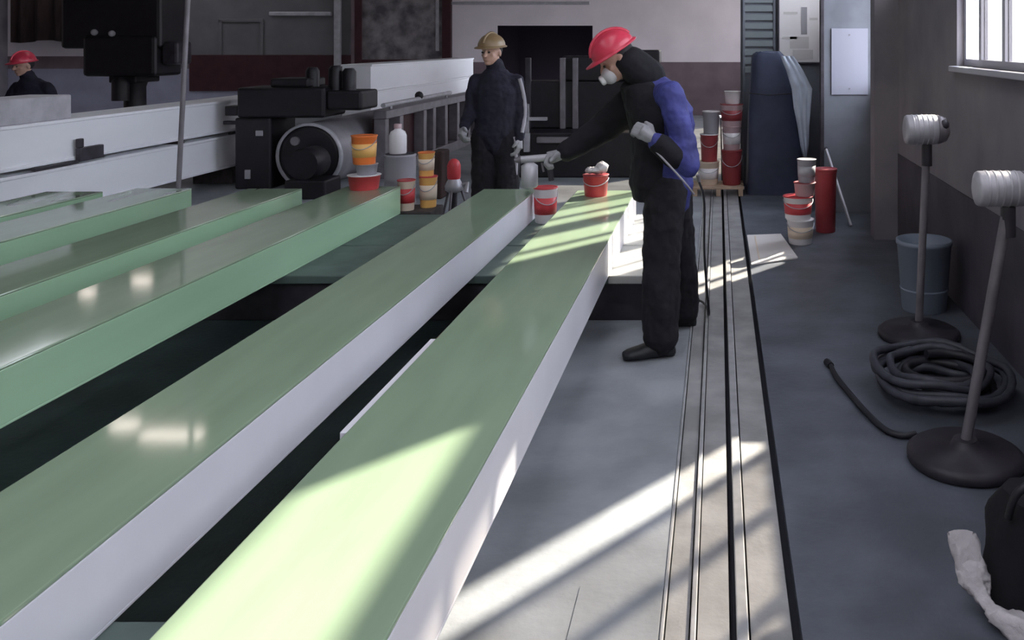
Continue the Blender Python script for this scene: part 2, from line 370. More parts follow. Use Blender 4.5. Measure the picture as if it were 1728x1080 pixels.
beam(-1.856, -1.438, Y0, 7.02, 'white', 'green topped beam with broad pale lavender side, second from the floor track')
beam(-2.99, -2.56, Y0, 7.15, 'greenside', 'light green beam beside the wide dark gap, carrying a stack of pails')
beam(-3.73, -3.30, Y0, 7.04, 'greenside', 'light green beam with a bare end, third from the white beam stack')
beam(-4.62, -4.18, Y0, 7.05, 'greenside', 'light green beam ending at the thin grey pole')
beam(-5.22, -4.78, Y0, 6.9, 'greenside', 'pale green beam alongside the bottom of the white beam stack')

# ------------------------------------------------------------------ white beam stacks
def wbeam(x0, x1, y0, y1, z0, z1, label, group, flange=.03):
    t = thing('white_girder', label, 'beam', ((x0+x1)/2, (y0+y1)/2, z0), group)
    MB().bbox(x0, x1, y0, y1, z1-flange, z1, .006).build('top_flange', M['whiteb'], t)
    MB().bbox(x0, x1, y0, y1, z0, z0+flange, .006).build('bottom_flange', M['whiteb'], t)
    MB().box(x0+.02, x1-.02, y0+.004, y1-.004, z0+flange, z1-flange).build('web', M['whiteb'], t)
g = 'white beams stacked on the left'
for y, q in ((2.2, 'near end'), (6.2, 'middle'), (10.4, 'far end')):
    tag(MB().bbox(-6.12, -5.66, y-.06, y+.06, 0, .20, .006).build('timber_bearer', M['wood'], origin=(-5.9, y, 0)), 'dark timber bearer on the floor under the %s of the white beam stack' % q, 'bearer', 'floor bearers under the white stack')
wbeam(-6.09, -5.65, 1.5, 11.2, .20, .575, 'lower white beam of the stack, resting on dark floor bearers', g)
for y, q in ((3.2, 'near'), (9.4, 'far')):
    tag(MB().bbox(-6.10, -5.68, y-.05, y+.05, .575, .615, .004).build('timber_spacer', M['wood'], origin=(-5.9, y, .575)), 'thin dark spacer between the two white beams, at their %s end' % q, 'spacer', 'thin spacers in the white stack')
wbeam(-6.09, -5.65, 1.5, 11.2, .615, .98, 'upper white beam of the stack, dark blocks wedged under it', g)
def wedge(y, w_, label):
    t = thing('clamp_block', label, 'clamp', (-5.62, y, .6))
    MB().bbox(-5.648, -5.60, y-w_/2, y+w_/2, .60, .72, .008).build('body', M['dark'], t)
    MB().bbox(-5.648, -5.61, y-w_/2, y-w_/2+.06, .72, .80, .008).build('lug', M['dark'], t)
    MB().bbox(-5.648, -5.615, y-w_/2-.5, y-w_/2, .585, .612, .004).build('tongue', M['dark'], t)
wedge(7.95, .30, 'dark clamp block wedged in the joint of the white stack, left of the pole')
wedge(10.9, .34, 'dark clamp block at the right end of the white stack')
t = thing('pale_box', 'pale grey box lying on the white beam stack in front of the seated worker', 'box', (-5.9, 7.4, .98))
MB().bbox(-6.05, -5.68, 7.0, 7.8, .98, 1.19, .01).build('body', M['lgrey'], t)
MB().bbox(-5.8, -5.74, 6.985, 7.0, .985, 1.185, .004).build('band', M['plwhite'], t)
t['label'] = 'pale grey box with a white band lying on the white beam stack'
# stack behind the pipe
g2 = 'white beams stacked behind the big pipe'
for y, q in ((14.0, 'near'), (18.3, 'far')):
    tag(MB().bbox(-5.72, -5.25, y-.06, y+.06, 0, .08, .006).build('timber_bearer', M['wood'], origin=(-5.5, y, 0)), 'dark timber bearer behind the big pipe, under the %s end of the white beams' % q, 'bearer', 'floor bearers behind the pipe')
for k, l in enumerate(('lowest white beam behind the big pipe, mostly hidden', 'middle white beam behind the big pipe', 'topmost white beam behind the big pipe, catching the light')):
    z = .08+k*.412; wbeam(-5.70, -5.23, 13.4, 19.0, z, z+.41, l, g2)

# ------------------------------------------------------------------ thin pole, pipe and machines in the middle distance
t = thing('steel_pole', 'thin grey steel pole rising to the roof beyond the green beams', 'pole', (-4.38, 7.2, 0))
MB().tube([(-4.40, 7.2, .012), (-4.12, 7.2, CZ)], .019, 10).build('shaft', M['grey'], t)
MB().lathe([(.07, 0), (.07, .012)], 16, (-4.40, 7.2, 0)).build('foot_plate', M['grey'], t)

t = thing('steel_pipe', 'large grey steel pipe lying on the floor, dark capped end facing forward', 'pipe', (-4.6, 14, 0))
Ry = Matrix.Rotation(-PI/2, 4, 'X')
pr = .37; pc = V((-4.6, 10.0, pr))
MB().lathe([(pr-.02, 0), (pr, .03), (pr, 8.5), (pr-.02, 8.52)], 48, pc, Ry).build('pipe_body', M['pipe'], t)
MB().lathe([(.30, -.02), (pr-.03, -.012), (pr-.03, 0)], 40, pc, Ry).build('end_cap', M['black'], t)
MB().lathe([(pr-.03, -.03), (pr+.002, -.03), (pr+.002, .02), (pr-.03, .02), (pr-.03, -.03)], 40, pc+V((0, -.002, 0)), Ry, cap=False).build('end_rim', M['lgrey'], t)
for v in ((-.15, 0, .17), (-.12, 0, 0)): MB().lathe([(.05, -.05), (.05, -.02)], 12, pc+V(v), Ry).build('cap_bolt', M['grey'], t)

t = thing('clamping_machine', 'black machine with stepped head clamping the front end of the big pipe', 'machine', (-5.1, 10.3, 0))
MB().bbox(-5.42, -5.02, 9.95, 10.55, 0, .80, .02).build('column', M['black'], t)
MB().bbox(-5.40, -4.42, 9.95, 10.55, .80, 1.14, .03).build('head', M['black'], t)
MB().bbox(-4.42, -4.02, 10.0, 10.5, .88, 1.10, .03).build('arm', M['black'], t)
MB().bbox(-5.05, -4.62, 10.0, 10.45, 1.14, 1.24, .02).build('motor_plate', M['black'], t)
for x, z1 in ((-4.66, 1.36), (-4.40, 1.38), (-4.24, 1.35)):
    MB().lathe([(.075, 1.10), (.075, z1-.04), (.05, z1)], 16, (x, 10.2, 0)).build('motor', M['black'], t)
MB().bbox(-5.56, -5.42, 10.0, 10.2, .82, .93, .01).bbox(-5.59, -5.42, 10.02, 10.08, .72, .76, .006).build('prong', M['black'], t)
MB().bbox(-5.30, -5.24, 9.93, 9.95, .12, .22, .004).build('name_plate', M['lgrey'], t)
MB().bbox(-5.18, -5.1, 9.935, 9.95, .60, .66, .004).build('name_plate', M['lgrey'], t)
t = thing('floor_motor', 'squat black motor unit standing on the floor before the big pipe end', 'machine', (-4.3, 9.4, 0))
MB().bbox(-4.55, -4.12, 9.3, 9.7, 0, .2, .02).build('base', M['black'], t)
MB().lathe([(.16, 0), (.17, .05), (.17, .30), (.12, .34)], 20, (-4.38, 9.35, .36), Ry).build('motor', M['black'], t)

t = thing('ribbed_frame', 'grey steel frame with upright ribs and dark openings beside the big pipe', 'frame', (-4.1, 12.8, 0))
MB().bbox(-4.16, -4.0, 10.7, 15.0, .72, .82, .01).build('top_rail', M['grey'], t)
MB().bbox(-4.16, -4.0, 10.7, 15.0, 0, .14, .01).build('bottom_rail', M['grey'], t)
MB().box(-4.17, -4.15, 10.7, 15.0, .14, .72).build('back_panel', M['redframe'], t)
for y in (10.75, 11.25, 12.15, 12.55, 13.1, 13.7, 14.3, 14.9):
    MB().bbox(-4.15, -4.01, y-.06, y+.06, .14, .72, .008).build('rib', M['grey'], t)
MB().tube([(-4.06, 10.75, .88), (-4.08, 13.5, .88)], .03, 8).tube([(-4.06, 11.0, .81), (-4.06, 11.0, .88)], .02, 6).tube([(-4.08, 13.3, .81), (-4.08, 13.3, .88)], .02, 6).build('hand_rail', M['lgrey'], t)
MB().ball((-4.08, 12.1, .92), .06, 10).build('knob', M['black'], t)

t = thing('dark_machine', 'black steel machine with open grey uprights between the two standing workers', 'machine', (-1.75, 11.2, 0))
MB().bbox(-2.55, -.95, 10.8, 11.9, 0, .55, .02).build('base', M['black'], t)
MB().bbox(-2.5, -1.0, 11.3, 11.8, .55, 1.15, .02).build('bed', M['black'], t)
MB().bbox(-2.0, -.95, 11.34, 11.8, 1.15, 1.47, .02).build('head', M['black'], t)
MB().bbox(-1.02, -.74, 11.1, 11.5, 1.38, 1.55, .02).bbox(-1.0, -.9, 11.2, 11.4, 1.2, 1.4, .01).build('control_box', M['black'], t)
for x in (-2.42, -1.98, -1.82): MB().bbox(x-.035, x+.035, 11.25, 11.32, .55 if x > -2 else .5, 1.45, .008).build('upright', M['grey'] if x > -2 else M['dark'], t)
MB().bbox(-2.36, -2.29, 10.74, 10.8, .32, .55, .005).bbox(-2.36, -2.08, 10.74, 10.8, .70, .74, .005).bbox(-2.36, -2.30, 10.74, 10.8, .55, .90, .005).build('bracket', M['lgrey'], t)
MB().bbox(-2.2, -1.5, 10.72, 10.8, .43, .50, .008).build('front_rail', M['grey'], t)
MB().bbox(-1.55, -1.45, 10.7, 10.8, .42, .54, .01).build('handle', M['lgrey'], t)

# dark machine and curtain at upper left, far back
t = thing('pedestal_drill', 'tall black pedestal machine with heavy head before the blue-grey wall', 'machine', (-9.2, 14, 0))
YM = 14.0
MB().lathe([(.28, 0), (.28, .06), (.16, .1), (.15, .95), (.2, 1.1)], 20, (X(228, YM), YM, 0)).build('column', M['black'], t)
MB().bbox(X(205, YM), X(250, YM), YM-.3, YM+.3, 1.02, 1.15, .02).build('table', M['black'], t)
MB().bbox(X(165, YM), X(285, YM), YM-.35, YM+.35, 1.12, 1.75, .05).build('gear_case', M['black'], t)
MB().bbox(X(125, YM), X(290, YM), YM-.3, YM+.4, 1.55, 2.9, .05).build('head', M['black'], t)
MB().bbox(X(285, YM), X(312, YM), YM-.2, YM+.2, 1.3, 1.66, .04).build('switch_box', M['dark'], t)
for px, py in ((184, 55), (213, 57)): MB().ball((X(px, YM), YM-.33, Z(py, YM)), .05, 10).build('lens', M['lgrey'], t)
MB().lathe([(.12, 0), (.12, .3), (.06, .36)], 16, (X(228, YM), YM-.34, .75)).build('motor', M['black'], t)

mb = MB(); cv = []; n = 60; x0, x1 = -15.6, -12.35
for i in range(n+1):
    u = i/n; cv.append((x0+(x1-x0)*u, 19.55+.07*math.sin(u*52)+.03*math.sin(u*19+1)))
for z0, z1 in ((1.66, 4.6),):
    r0 = [V((a, b, z0+.03*math.sin(a*5))) for a, b in cv]; r1 = [V((a, b, z1)) for a, b in cv]
    q0 = [p+V((0, .02, 0)) for p in r0]; q1 = [p+V((0, .02, 0)) for p in r1]
    N = n+1
    mb.add(r0+r1+q1+q0, [(k*N+i, k*N+i+1, ((k+1) % 4)*N+i+1, ((k+1) % 4)*N+i) for k in range(4) for i in range(n)], True)
t = thing('brown_curtain', 'dark brown pleated curtain hanging at the far left of the back wall', 'curtain', (-14, 19.55, 1.66))
mb.build('cloth', M['curtain'], t)
MB().tube([(-15.7, 19.55, 4.62), (-12.3, 19.55, 4.62)], .025, 8).tube([(-15.5, 19.55, 4.62), (-15.5, 20, 4.62)], .02, 6).tube([(-12.5, 19.55, 4.62), (-12.5, 20, 4.62)], .02, 6).build('curtain_rod', M['dark'], t)

# ------------------------------------------------------------------ pails, cans, bottles
def pail(x, y, z, r, h, body, label, band=None, lid=None, group='paint pails', tilt=None, bail=True, name='paint_pail', rim=None):
    t = thing(name, label, 'pail', (x, y, z), group)
    at = (x, y, z)
    MB().lathe([(r*.82, 0), (r*.86, .008), (r*.97, h*.93), (r, h*.94), (r, h*.97), (r*.95, h*.97)], 22, at).build('body', M[body], t)
    MB().lathe([(r*.90, h*.965), (r*1.03, h*.965), (r*1.03, h), (r*.88, h), (r*.86, h*.99)], 22, at).build('lid' if lid else 'rim', M[lid or rim or body], t)
    if band:
        f = lambda q: r*(.86+.11*q/.93)+.0015
        MB().lathe([(f(.25)-.004, h*.25), (f(.25), h*.25), (f(.72), h*.72), (f(.72)-.004, h*.72)], 22, at).build('label_band', M[band], t)
    if bail:
        MB().tube([V(at)+V((r*1.0*math.cos(a), -r*.35*math.sin(a)-.0, h*.84-math.sin(a)*h*.3-.0)) + V((0, -r*.72*math.sin(a), 0)) for a in [PI*k/10 for k in range(11)]], .0035, 6).build('bail_handle', M['lgrey'], t)
    if tilt: t.rotation_euler = tilt
    return t
zc = ZT
pail(-2.80, 7.02, zc, .125, .115, 'red', 'low red pail with white lid, bottom of the stack on a green beam end', lid='plwhite', bail=False)
pail(-2.78, 7.02, zc+.115, .085, .085, 'plgrey', 'small grey can between the red pail and the orange pail', bail=False, name='paint_can', lid='lgrey')
pail(-2.80, 7.02, zc+.20, .098, .225, 'orange', 'orange and yellow pail, topmost of the stack on a green beam end', band='yellow', lid='orange')
# tall drum with bottle
dX, dY = -2.85, 7.95
t = thing('steel_drum', 'narrow dark grey drum behind the orange pail, holding a white bottle', 'drum', (dX, dY, 0))
MB().lathe([(.13, 0), (.135, .01), (.135, .20), (.139, .21), (.135, .22), (.135, .42), (.139, .43), (.135, .44), (.135, .63), (.14, .64), (.13, .65)], 24, (dX, dY, 0)).build('body', M['plgrey'], t)
MB().lathe([(.125, .635), (.125, .655)], 24, (dX, dY, 0)).build('lid', M['dark'], t)
t = thing('white_bottle', 'white plastic bottle standing on the narrow grey drum', 'bottle', (dX-.02, dY, .655))
MB().lathe([(.070, 0), (.075, .01), (.075, .16), (.062, .195), (.03, .215), (.03, .225)], 20, (dX-.02, dY, .655)).build('body', M['plwhite'], t)
MB().lathe([(.034, .225), (.034, .26), (.03, .263)], 14, (dX-.02, dY, .655)).build('cap', M['pink'], t)
tag(MB().bbox(-2.70, -2.34, 7.22, 7.56, 0, .27, .01).build('timber_block', M['wood'], origin=(-2.5, 7.4, 0)), 'low dark timber block carrying three pails beyond a green beam end', 'block')
pail(-2.57, 7.31, .27, .072, .25, 'cream', 'cream pail with red band on the timber block, beside two yellow pails', band='red', lid='red')
pail(-2.435, 7.45, .27, .075, .26, 'yellow', 'yellow pail with cream band, under another yellow pail on the timber block', band='cream', lid='red')
pail(-2.45, 7.45, .53, .068, .20, 'yellow', 'yellow pail with orange lid, stacked upon another yellow pail', band='cream', lid='orange')
tag(MB().bbox(X(731, 9.45), X(752, 9.45), 9.32, 9.6, 0, .5, .02).build('dark_crate', M['curtain'], origin=(X(741, 9.45), 9.45, 0)), 'dark brown upright crate between the yellow pails and red pump', 'crate')
# pump
px_, py_ = X(766, 8.0), 8.0
t = thing('paint_pump', 'red topped paint pump on a small grey stand behind the second beam', 'pump', (px_, py_, 0))
MB().lathe([(.055, .42), (.06, .44), (.06, .54), (.045, .58), (.02, .60)], 16, (px_, py_, 0)).build('motor', M['red'], t)
MB().lathe([(.05, .30), (.08, .32), (.08, .36), (.05, .42)], 16, (px_, py_, 0)).build('pump_body', M['lgrey'], t)
MB().tube([(px_, py_, .31), (px_, py_, .04)], .03, 10).build('siphon_tube', M['dark'], t)
for k in range(3):
    a = 2*PI*k/3+.5
    MB().tube([(px_+.06*math.cos(a), py_+.06*math.sin(a), .33), (px_+.17*math.cos(a), py_+.17*math.sin(a), .0)], .011, 8).build('leg', M['grey'], t)
MB().tube([(px_+.07, py_, .36), (px_+.12, py_, .38), (px_+.12, py_-.03, .30)], .02, 8).build('outlet', M['lgrey'], t)
# pails near the near beam's end
pail(-1.33, 6.82, ZB, .092, .27, 'plwhite', 'sunlit red and white pail wedged between the first two beams', band='red', lid='red', tilt=(0, 0, .4))
pail(-.93, 6.72, ZT, .098, .16, 'red', 'red pail standing on the far end of the nearest beam', bail=True, rim='dkred')
t = thing('crumpled_cloth', 'white crumpled cloth heaped on the red pail at the beam end', 'cloth', (-.90, 6.72, ZT+.16))
cl = MB(); cl.ball((-.885, 6.72, ZT+.209), (.05, .05, .045), 14).ball((-.975, 6.71, ZT+.189), (.035, .04, .025), 12).ball((-.925, 6.71, ZT+.191), (.05, .05, .028), 12)
for i, v in enumerate(cl.v): cl.v[i] = tuple(V(v)+V((random.uniform(-.006, .006), random.uniform(-.006, .006), random.uniform(-.003, .008))))
cl.build('cloth', M['rag'], t)
# pallet of cans right of the worker
t = thing('wood_pallet', 'small wooden pallet on the floor under the far paint cans', 'pallet', (.03, 9.75, 0))
for k in range(4): MB().bbox(-.30, .27, 9.5+k*.13, 9.5+k*.13+.1, .075, .095, .003).build('board', M['pallet'], t)
for x in (-.28, -.03, .21): MB().bbox(x, x+.05, 9.5, 9.99, 0, .075, .004).build('bearer', M['pallet'], t)
gp = 'paint pails on the pallet'
px = .14
pail(px, 9.72, .095, .115, .38, 'dkred', 'dark red pail, bottom of the tall stack on the pallet', group=gp)
pail(px, 9.72, .475, .105, .26, 'pink', 'pale pink pail, second of the tall stack on the pallet', band='plwhite', group=gp)
pail(px, 9.72, .735, .125, .24, 'pink', 'pale pail with dark red band, third up the tall stack on the pallet', band='dkred', lid='dkred', group=gp)
pail(px+.01, 9.72, .975, .09, .14, 'plwhite', 'white can on top of the tall stack on the pallet', group=gp, bail=False, name='paint_can')
pail(-.115, 9.75, .095, .12, .25, 'cream', 'cream pail low on the pallet beside the dark red pail', band='plwhite', group=gp)
pail(-.105, 9.75, .345, .10, .30, 'dkred', 'dark maroon pail upon the cream pail on the pallet', lid='plwhite', group=gp)
pail(-.085, 9.75, .645, .095, .25, 'plgrey', 'grey can with white lid upon the maroon pail on the pallet', lid='plwhite', group=gp, bail=False, name='paint_can')
# stack right
gr = 'pails stacked by the partition'
bx, by = .67, 7.3
pail(bx, by, 0, .112, .20, 'plwhite', 'white pail on the floor, bottom of the stack by the partition', band='cream', group=gr)
pail(bx-.02, by, .20, .122, .19, 'plwhite', 'red banded white pail, second of the stack by the partition', band='red', lid='red', group=gr)
pail(bx+.035, by, .39, .09, .11, 'pink', 'small pink can, third of the stack by the partition', lid='dkred', group=gr, bail=False, name='paint_can')
pail(bx+.05, by, .50, .078, .19, 'plgrey', 'grey can on top of the stack by the partition', band='lgrey', group=gr, bail=False, name='paint_can')
pail(bx+.26, by+.45, 0, .10, .55, 'dkred', 'tall dark red drum against the partition behind the pail stack', group=gr, bail=False, name='paint_drum')
t = thing('cardboard_sheet', 'flattened pale cardboard sheet on the floor left of the pail stack', 'cardboard', (.33, 7.0, 0))
MB().add([V((.24, 6.55, .004)), V((.60, 6.75, .004)), V((.53, 7.6, .004)), V((.24, 7.55, .004)), V((.24, 6.55, .012)), V((.60, 6.75, .016)), V((.53, 7.6, .012)), V((.24, 7.55, .012))], [(0, 1, 2, 3), (4, 5, 6, 7), (0, 1, 5, 4), (1, 2, 6, 5), (2, 3, 7, 6), (3, 0, 4, 7)]).build('sheet', M['paper2'], t)
MB().box(.30, .31, 6.7, 7.5, .012, .0145).build('crease', M['cream'], t)

# ------------------------------------------------------------------ tarp covered stack, notices, leaning rod
def drape(outline, y0, depth, name, m, parent, folds=.02, nz=14, nx=26):
    """outline: list of (z, x_left, x_right) from the floor up; a draped closed shell bulging toward -Y."""
    rings = []
    for k in range(nz+1):
        q = k/nz*(len(outline)-1); i = min(int(q), len(outline)-2); f = q-i
        z = outline[i][0]*(1-f)+outline[i+1][0]*f; xl = outline[i][1]*(1-f)+outline[i+1][1]*f; xr = outline[i][2]*(1-f)+outline[i+1][2]*f
        ring = []
        for j in range(nx):
            a = 2*PI*j/nx; ca, sa = math.cos(a), math.sin(a)
            sx = math.copysign(abs(ca)**.45, ca); sy = math.copysign(abs(sa)**.45, sa)
            fo = 1+folds*math.sin(a*7+z*1.5)+folds*.6*math.sin(a*13-z*2)
            ring.append(V(((xl+xr)/2+(xr-xl)/2*sx*fo, y0+depth*sy*fo*(1-.25*k/nz), z+.01*math.sin(a*5))) if k else V(((xl+xr)/2+(xr-xl)/2*sx*fo*1.02, y0+depth*sy*fo, 0)))
        rings.append(ring)
    return MB().rings(rings).build(name, m, parent)
t = thing('tarp_covered_stack', 'tall stack covered with a navy tarp before the notice board', 'tarp', (.6, 9.72, 0))
drape([(0, .30, .92), (.4, .31, .93), (.9, .32, .84), (1.3, .35, .78), (1.50, .36, .72), (1.54, .42, .68)], 9.78, .22, 'tarp', M['tarp'], t)
MB().tube([(.33, 9.555, 1.1), (.55, 9.545, 1.08), (.80, 9.56, 1.1)], .006, 6).build('tie_cord', M['rubber'], t)
t = thing('plastic_sheet', 'pale blue plastic sheet hanging down the side of the navy tarp stack', 'sheet', (.84, 9.4, .3))  # separate pale piece standing for the lit side of the tarp
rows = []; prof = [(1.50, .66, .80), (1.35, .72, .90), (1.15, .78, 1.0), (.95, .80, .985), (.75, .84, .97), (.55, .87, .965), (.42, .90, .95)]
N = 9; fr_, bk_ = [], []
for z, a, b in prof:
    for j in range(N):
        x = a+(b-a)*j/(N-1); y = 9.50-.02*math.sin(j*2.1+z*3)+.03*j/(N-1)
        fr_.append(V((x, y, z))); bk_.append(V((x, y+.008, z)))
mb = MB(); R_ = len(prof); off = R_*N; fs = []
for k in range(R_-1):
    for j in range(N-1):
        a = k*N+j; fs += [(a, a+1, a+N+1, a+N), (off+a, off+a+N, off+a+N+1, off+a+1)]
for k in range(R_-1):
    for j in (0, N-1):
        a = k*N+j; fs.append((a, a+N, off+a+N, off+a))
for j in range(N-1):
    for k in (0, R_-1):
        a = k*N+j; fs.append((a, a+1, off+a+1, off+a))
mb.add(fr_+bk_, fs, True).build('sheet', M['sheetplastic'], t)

t = thing('notice_board', 'cream notice board with printed charts on the rear partition', 'board', (.93, 10.18, 1.4))
nb0, nb1 = X(1315, 10.16), X(1386, 10.16); nz0, nz1 = Z(105, 10.16), 2.2
MB().bbox(nb0, nb1, 10.165, 10.2, nz0, nz1, .004).build('board', M['paper2'], t)
MB().bbox(nb0-.02, nb0, 10.15, 10.2, nz0-.02, nz1, .004).bbox(nb1, nb1+.02, 10.15, 10.2, nz0-.02, nz1, .004).bbox(nb0, nb1, 10.15, 10.2, nz0-.02, nz0, .004).build('frame', M['dark'], t)
for a, b, c, d, m in ((1333, 1365, 62, 82, 'ink2'), (1352, 1362, 12, 58, 'ink'), (1320, 1345, 62, 66, 'ink2'), (1338, 1372, 84, 100, 'ink2'), (1322, 1346, 20, 24, 'ink2'), (1366, 1380, 30, 34, 'ink2')):
    MB().box(X(a, 10.16), X(b, 10.16), 10.162, 10.165, Z(d, 10.16), Z(c, 10.16)).build('print', M[m], t)
t = thing('notice_sheet', 'pale lavender blank looking notice sheet on the front partition', 'notice', (1.28, 8.6, 1.1))
MB().bbox(X(1403, 8.6), X(1465, 8.6), 8.605, 8.62, Z(160, 8.6), Z(48, 8.6), .003).build('sheet', M['paper'], t)
for z in (1.72, 1.2): MB().lathe([(.008, 0), (.008, .006)], 10, ((X(1434, 8.6)), 8.605, z), Matrix.Rotation(PI/2, 4, 'X')).build('pin', M['grey'], t)
t = thing('leaning_rod', 'thin pale rod leaning against the front partition', 'rod', (1.2, 8.2, 0))
MB().tube([(X(1436, 7.95), 7.95, .008), (X(1394, 8.58), 8.58, .62)], .014, 10).build('shaft', M['lgrey'], t)
MB().ball((X(1394, 8.58), 8.58, .62), .018, 8).build('tip', M['dark'], t)

# ------------------------------------------------------------------ pedestal stands, bin, hoses on the right
def stand(bx, by, tx, ty, tz, label, L=.25, r=.083):
    t = thing('pedestal_stand', label, 'stand', (bx, by, 0), 'pedestal stands along the right wall')
    MB().lathe([(.215, 0), (.225, .01), (.225, .035), (.20, .05), (.06, .06), (.045, .09)], 36, (bx, by, 0)).build('base', M['dark'], t)
    MB().tube([(bx, by, .06), (tx, ty, tz)], .022, 12).build('pole', M['grey'], t)
    MB().tube([(tx, ty, tz-.12), (tx, ty, tz)], .03, 12).build('collar', M['dark'], t)
    c = V((tx+.01, ty, tz+r)); Rx = Matrix.Rotation(PI/2, 4, 'Y')
    h = MB().lathe([(r*.6, -L*.55), (r*.94, -L*.52), (r, -L*.48), (r, L*.15), (r*.9, L*.18)], 24, c, Rx).build('motor_housing', M['lgrey'], t)
    MB().lathe([(r*.95, L*.18), (r*1.0, L*.2), (r*.8, L*.38), (r*.45, L*.45)], 24, c, Rx).build('gear_end', M['grey'], t)
    for k in range(5):
        x = -L*.4+k*L*.11; MB().lathe([(r, x), (r*1.03, x+.003), (r*1.03, x+.008), (r, x+.011)], 24, c, Rx).build('cooling_fin', M['lgrey'], h)
    MB().ball(c+V((L*.3, -.05, .03)), .03, 10).build('knob', M['dark'], t)
    return t
stand(1.12, 4.98, 1.17, 5.0, 1.075, 'pedestal stand with a grey motor head, in front of the pale bin')
stand(.97, 3.5, 1.145, 3.52, 1.0, 'pedestal stand with broad round base, cut by the frame edge', L=.26, r=.07)
t = thing('plastic_bin', 'pale blue-grey round bin against the right wall behind a stand', 'bin', (1.27, 5.5, 0))
MB().lathe([(.13, 0), (.135, .01), (.165, .40), (.172, .405), (.172, .43), (.158, .43), (.15, .3), (.12, .03)], 28, (1.27, 5.5, 0)).build('body', M['binblue'], t)
MB().lathe([(.14, .12), (.147, .125), (.149, .135), (.142, .14)], 28, (1.27, 5.5, 0)).build('rib', M['binblue'], t)
t = thing('hose_coil', 'heap of coiled dark hose on the floor between the two stands', 'hose', (1.02, 4.2, 0))
rs = random.Random(3)
mb = MB()
pts = []
for k in range(170):
    a = k*.22; Rk = .27-.06*math.sin(k*.045)+.03*math.sin(k*.31); z = .022+.11*(k/170)+.012*math.sin(k*.9)+.03*max(0, math.sin(a*.5+.5))
    pts.append((1.03+Rk*math.cos(a)*.95+.03*math.sin(k*.07), 4.18+Rk*math.sin(a), z))
mb.tube(pts, .02, 8).build('coils', M['hose'], t)
mb = MB(); pts = []
for k in range(60):
    a = k*.23+1; Rk = .17+.02*math.sin(k*.4); pts.append((1.08+Rk*math.cos(a), 4.22+Rk*math.sin(a), .022+.10*k/60))
mb.tube(pts, .022, 8).build('inner_coils', M['rubber'], t)
t = thing('loose_hose', 'dark loose hose end curving over the floor toward the round base', 'hose', (.7, 4, 0))
pts = [(X(px, FPX*EYE/(py-VY)), FPX*EYE/(py-VY), .014) for px, py in ((1402, 622), (1412, 642), (1436, 672), (1466, 706), (1496, 732), (1524, 741), (1545, 738))]
def smooth(p, k=6):
    p = [V(q) for q in p]; out = []
    for i in range(len(p)-1):
        a, b, c, d = p[max(i-1, 0)], p[i], p[i+1], p[min(i+2, len(p)-1)]
        for j in range(k):
            u = j/k; out.append(.5*((2*b)+(c-a)*u+(2*a-5*b+4*c-d)*u*u+(3*b-3*c+d-a)*u**3))
    return out+[p[-1]]
MB().tube(smooth(pts), .013, 8).build('hose', M['rubber'], t)
MB().tube([pts[0], V(pts[0])+V((-.015, .05, .004))], .018, 8).build('nozzle', M['rubber'], t)
# lower right corner
t = thing('crumpled_rag', 'long crumpled whitish rag in the lower right corner', 'rag', (.78, 2.55, 0))
pth = smooth([(.715, 2.62, .19), (.725, 2.60, .13), (.745, 2.57, .09), (.765, 2.54, .05), (.79, 2.5, .03), (.82, 2.46, .03), (.87, 2.42, .028)], 6)
mb = MB(); n = 14; rings = []
for i, p in enumerate(pth):
    u = i/(len(pth)-1); rw = .028+.014*math.sin(u*9)+.006*rs.random(); ring = []
    for k in range(n):
        a = 2*PI*k/n; rr = rw*(1+.28*math.sin(3*a+u*8)+.12*math.sin(5*a-u*11))
        ring.append(p+V((rr*math.cos(a), rr*.4*math.sin(a), max(-p.z+.003, rr*.75*math.sin(a)))))
    rings.append(ring)
mb.rings(rings).build('cloth', M['rag'], t)
t = thing('dark_toolbag', 'dark slumped bag against the wall beside the whitish rag', 'bag', (.95, 2.6, 0))
mb = MB(); rings = []
for k in range(11):
    u = k/10; z = .30*u; rr = (1-.25*u-.9*max(0, u-.75)); ring = []
    for j in range(24):
        a = 2*PI*j/24; f = 1+.07*math.sin(4*a+u*4)+.05*math.sin(7*a-u*6)
        ring.append(V((.94+.15*rr*f*math.cos(a), 2.66+.20*rr*f*math.sin(a), z)))
    rings.append(ring)
mb.rings(rings).build('bag', M['blackcloth'], t)
MB().tube(smooth([(.84, 2.58, .27), (.86, 2.55, .36), (.96, 2.56, .39), (1.03, 2.6, .27)]), .012, 8).build('strap', M['rubber'], t)

# ------------------------------------------------------------------ people
def remesh(mb, name, m, parent, voxel, it=4, disp=0):
    me = bpy.data.meshes.new('raw'); me.from_pydata([tuple(v) for v in mb.v], [], mb.f)
    bm = bmesh.new(); bm.from_mesh(me); bmesh.ops.recalc_face_normals(bm, faces=bm.faces[:]); bm.to_mesh(me); bm.free()
    o = bpy.data.objects.new('raw', me); C.objects.link(o)
    r = o.modifiers.new('r', 'REMESH'); r.mode = 'VOXEL'; r.voxel_size = voxel
    sm = o.modifiers.new('s', 'SMOOTH'); sm.iterations = it; sm.factor = .5
    if disp:
        tx = bpy.data.textures.new('folds', 'CLOUDS'); tx.noise_scale = .075
        d = o.modifiers.new('d', 'DISPLACE'); d.texture = tx; d.strength = disp; d.mid_level = .5
    dg = bpy.context.evaluated_depsgraph_get()
    nm = bpy.data.meshes.new_from_object(o.evaluated_get(dg)); bpy.data.objects.remove(o)
    off = parent.matrix_basis.translation
    nm.transform(Matrix.Translation(-off)); nm.polygons.foreach_set('use_smooth', [True]*len(nm.polygons))
    nm.materials.clear(); nm.materials.append(m); nm.name = name
    ob = bpy.data.objects.new(name, nm); C.objects.link(ob); ob.parent = parent; ob['wpos'] = tuple(off)
    return ob
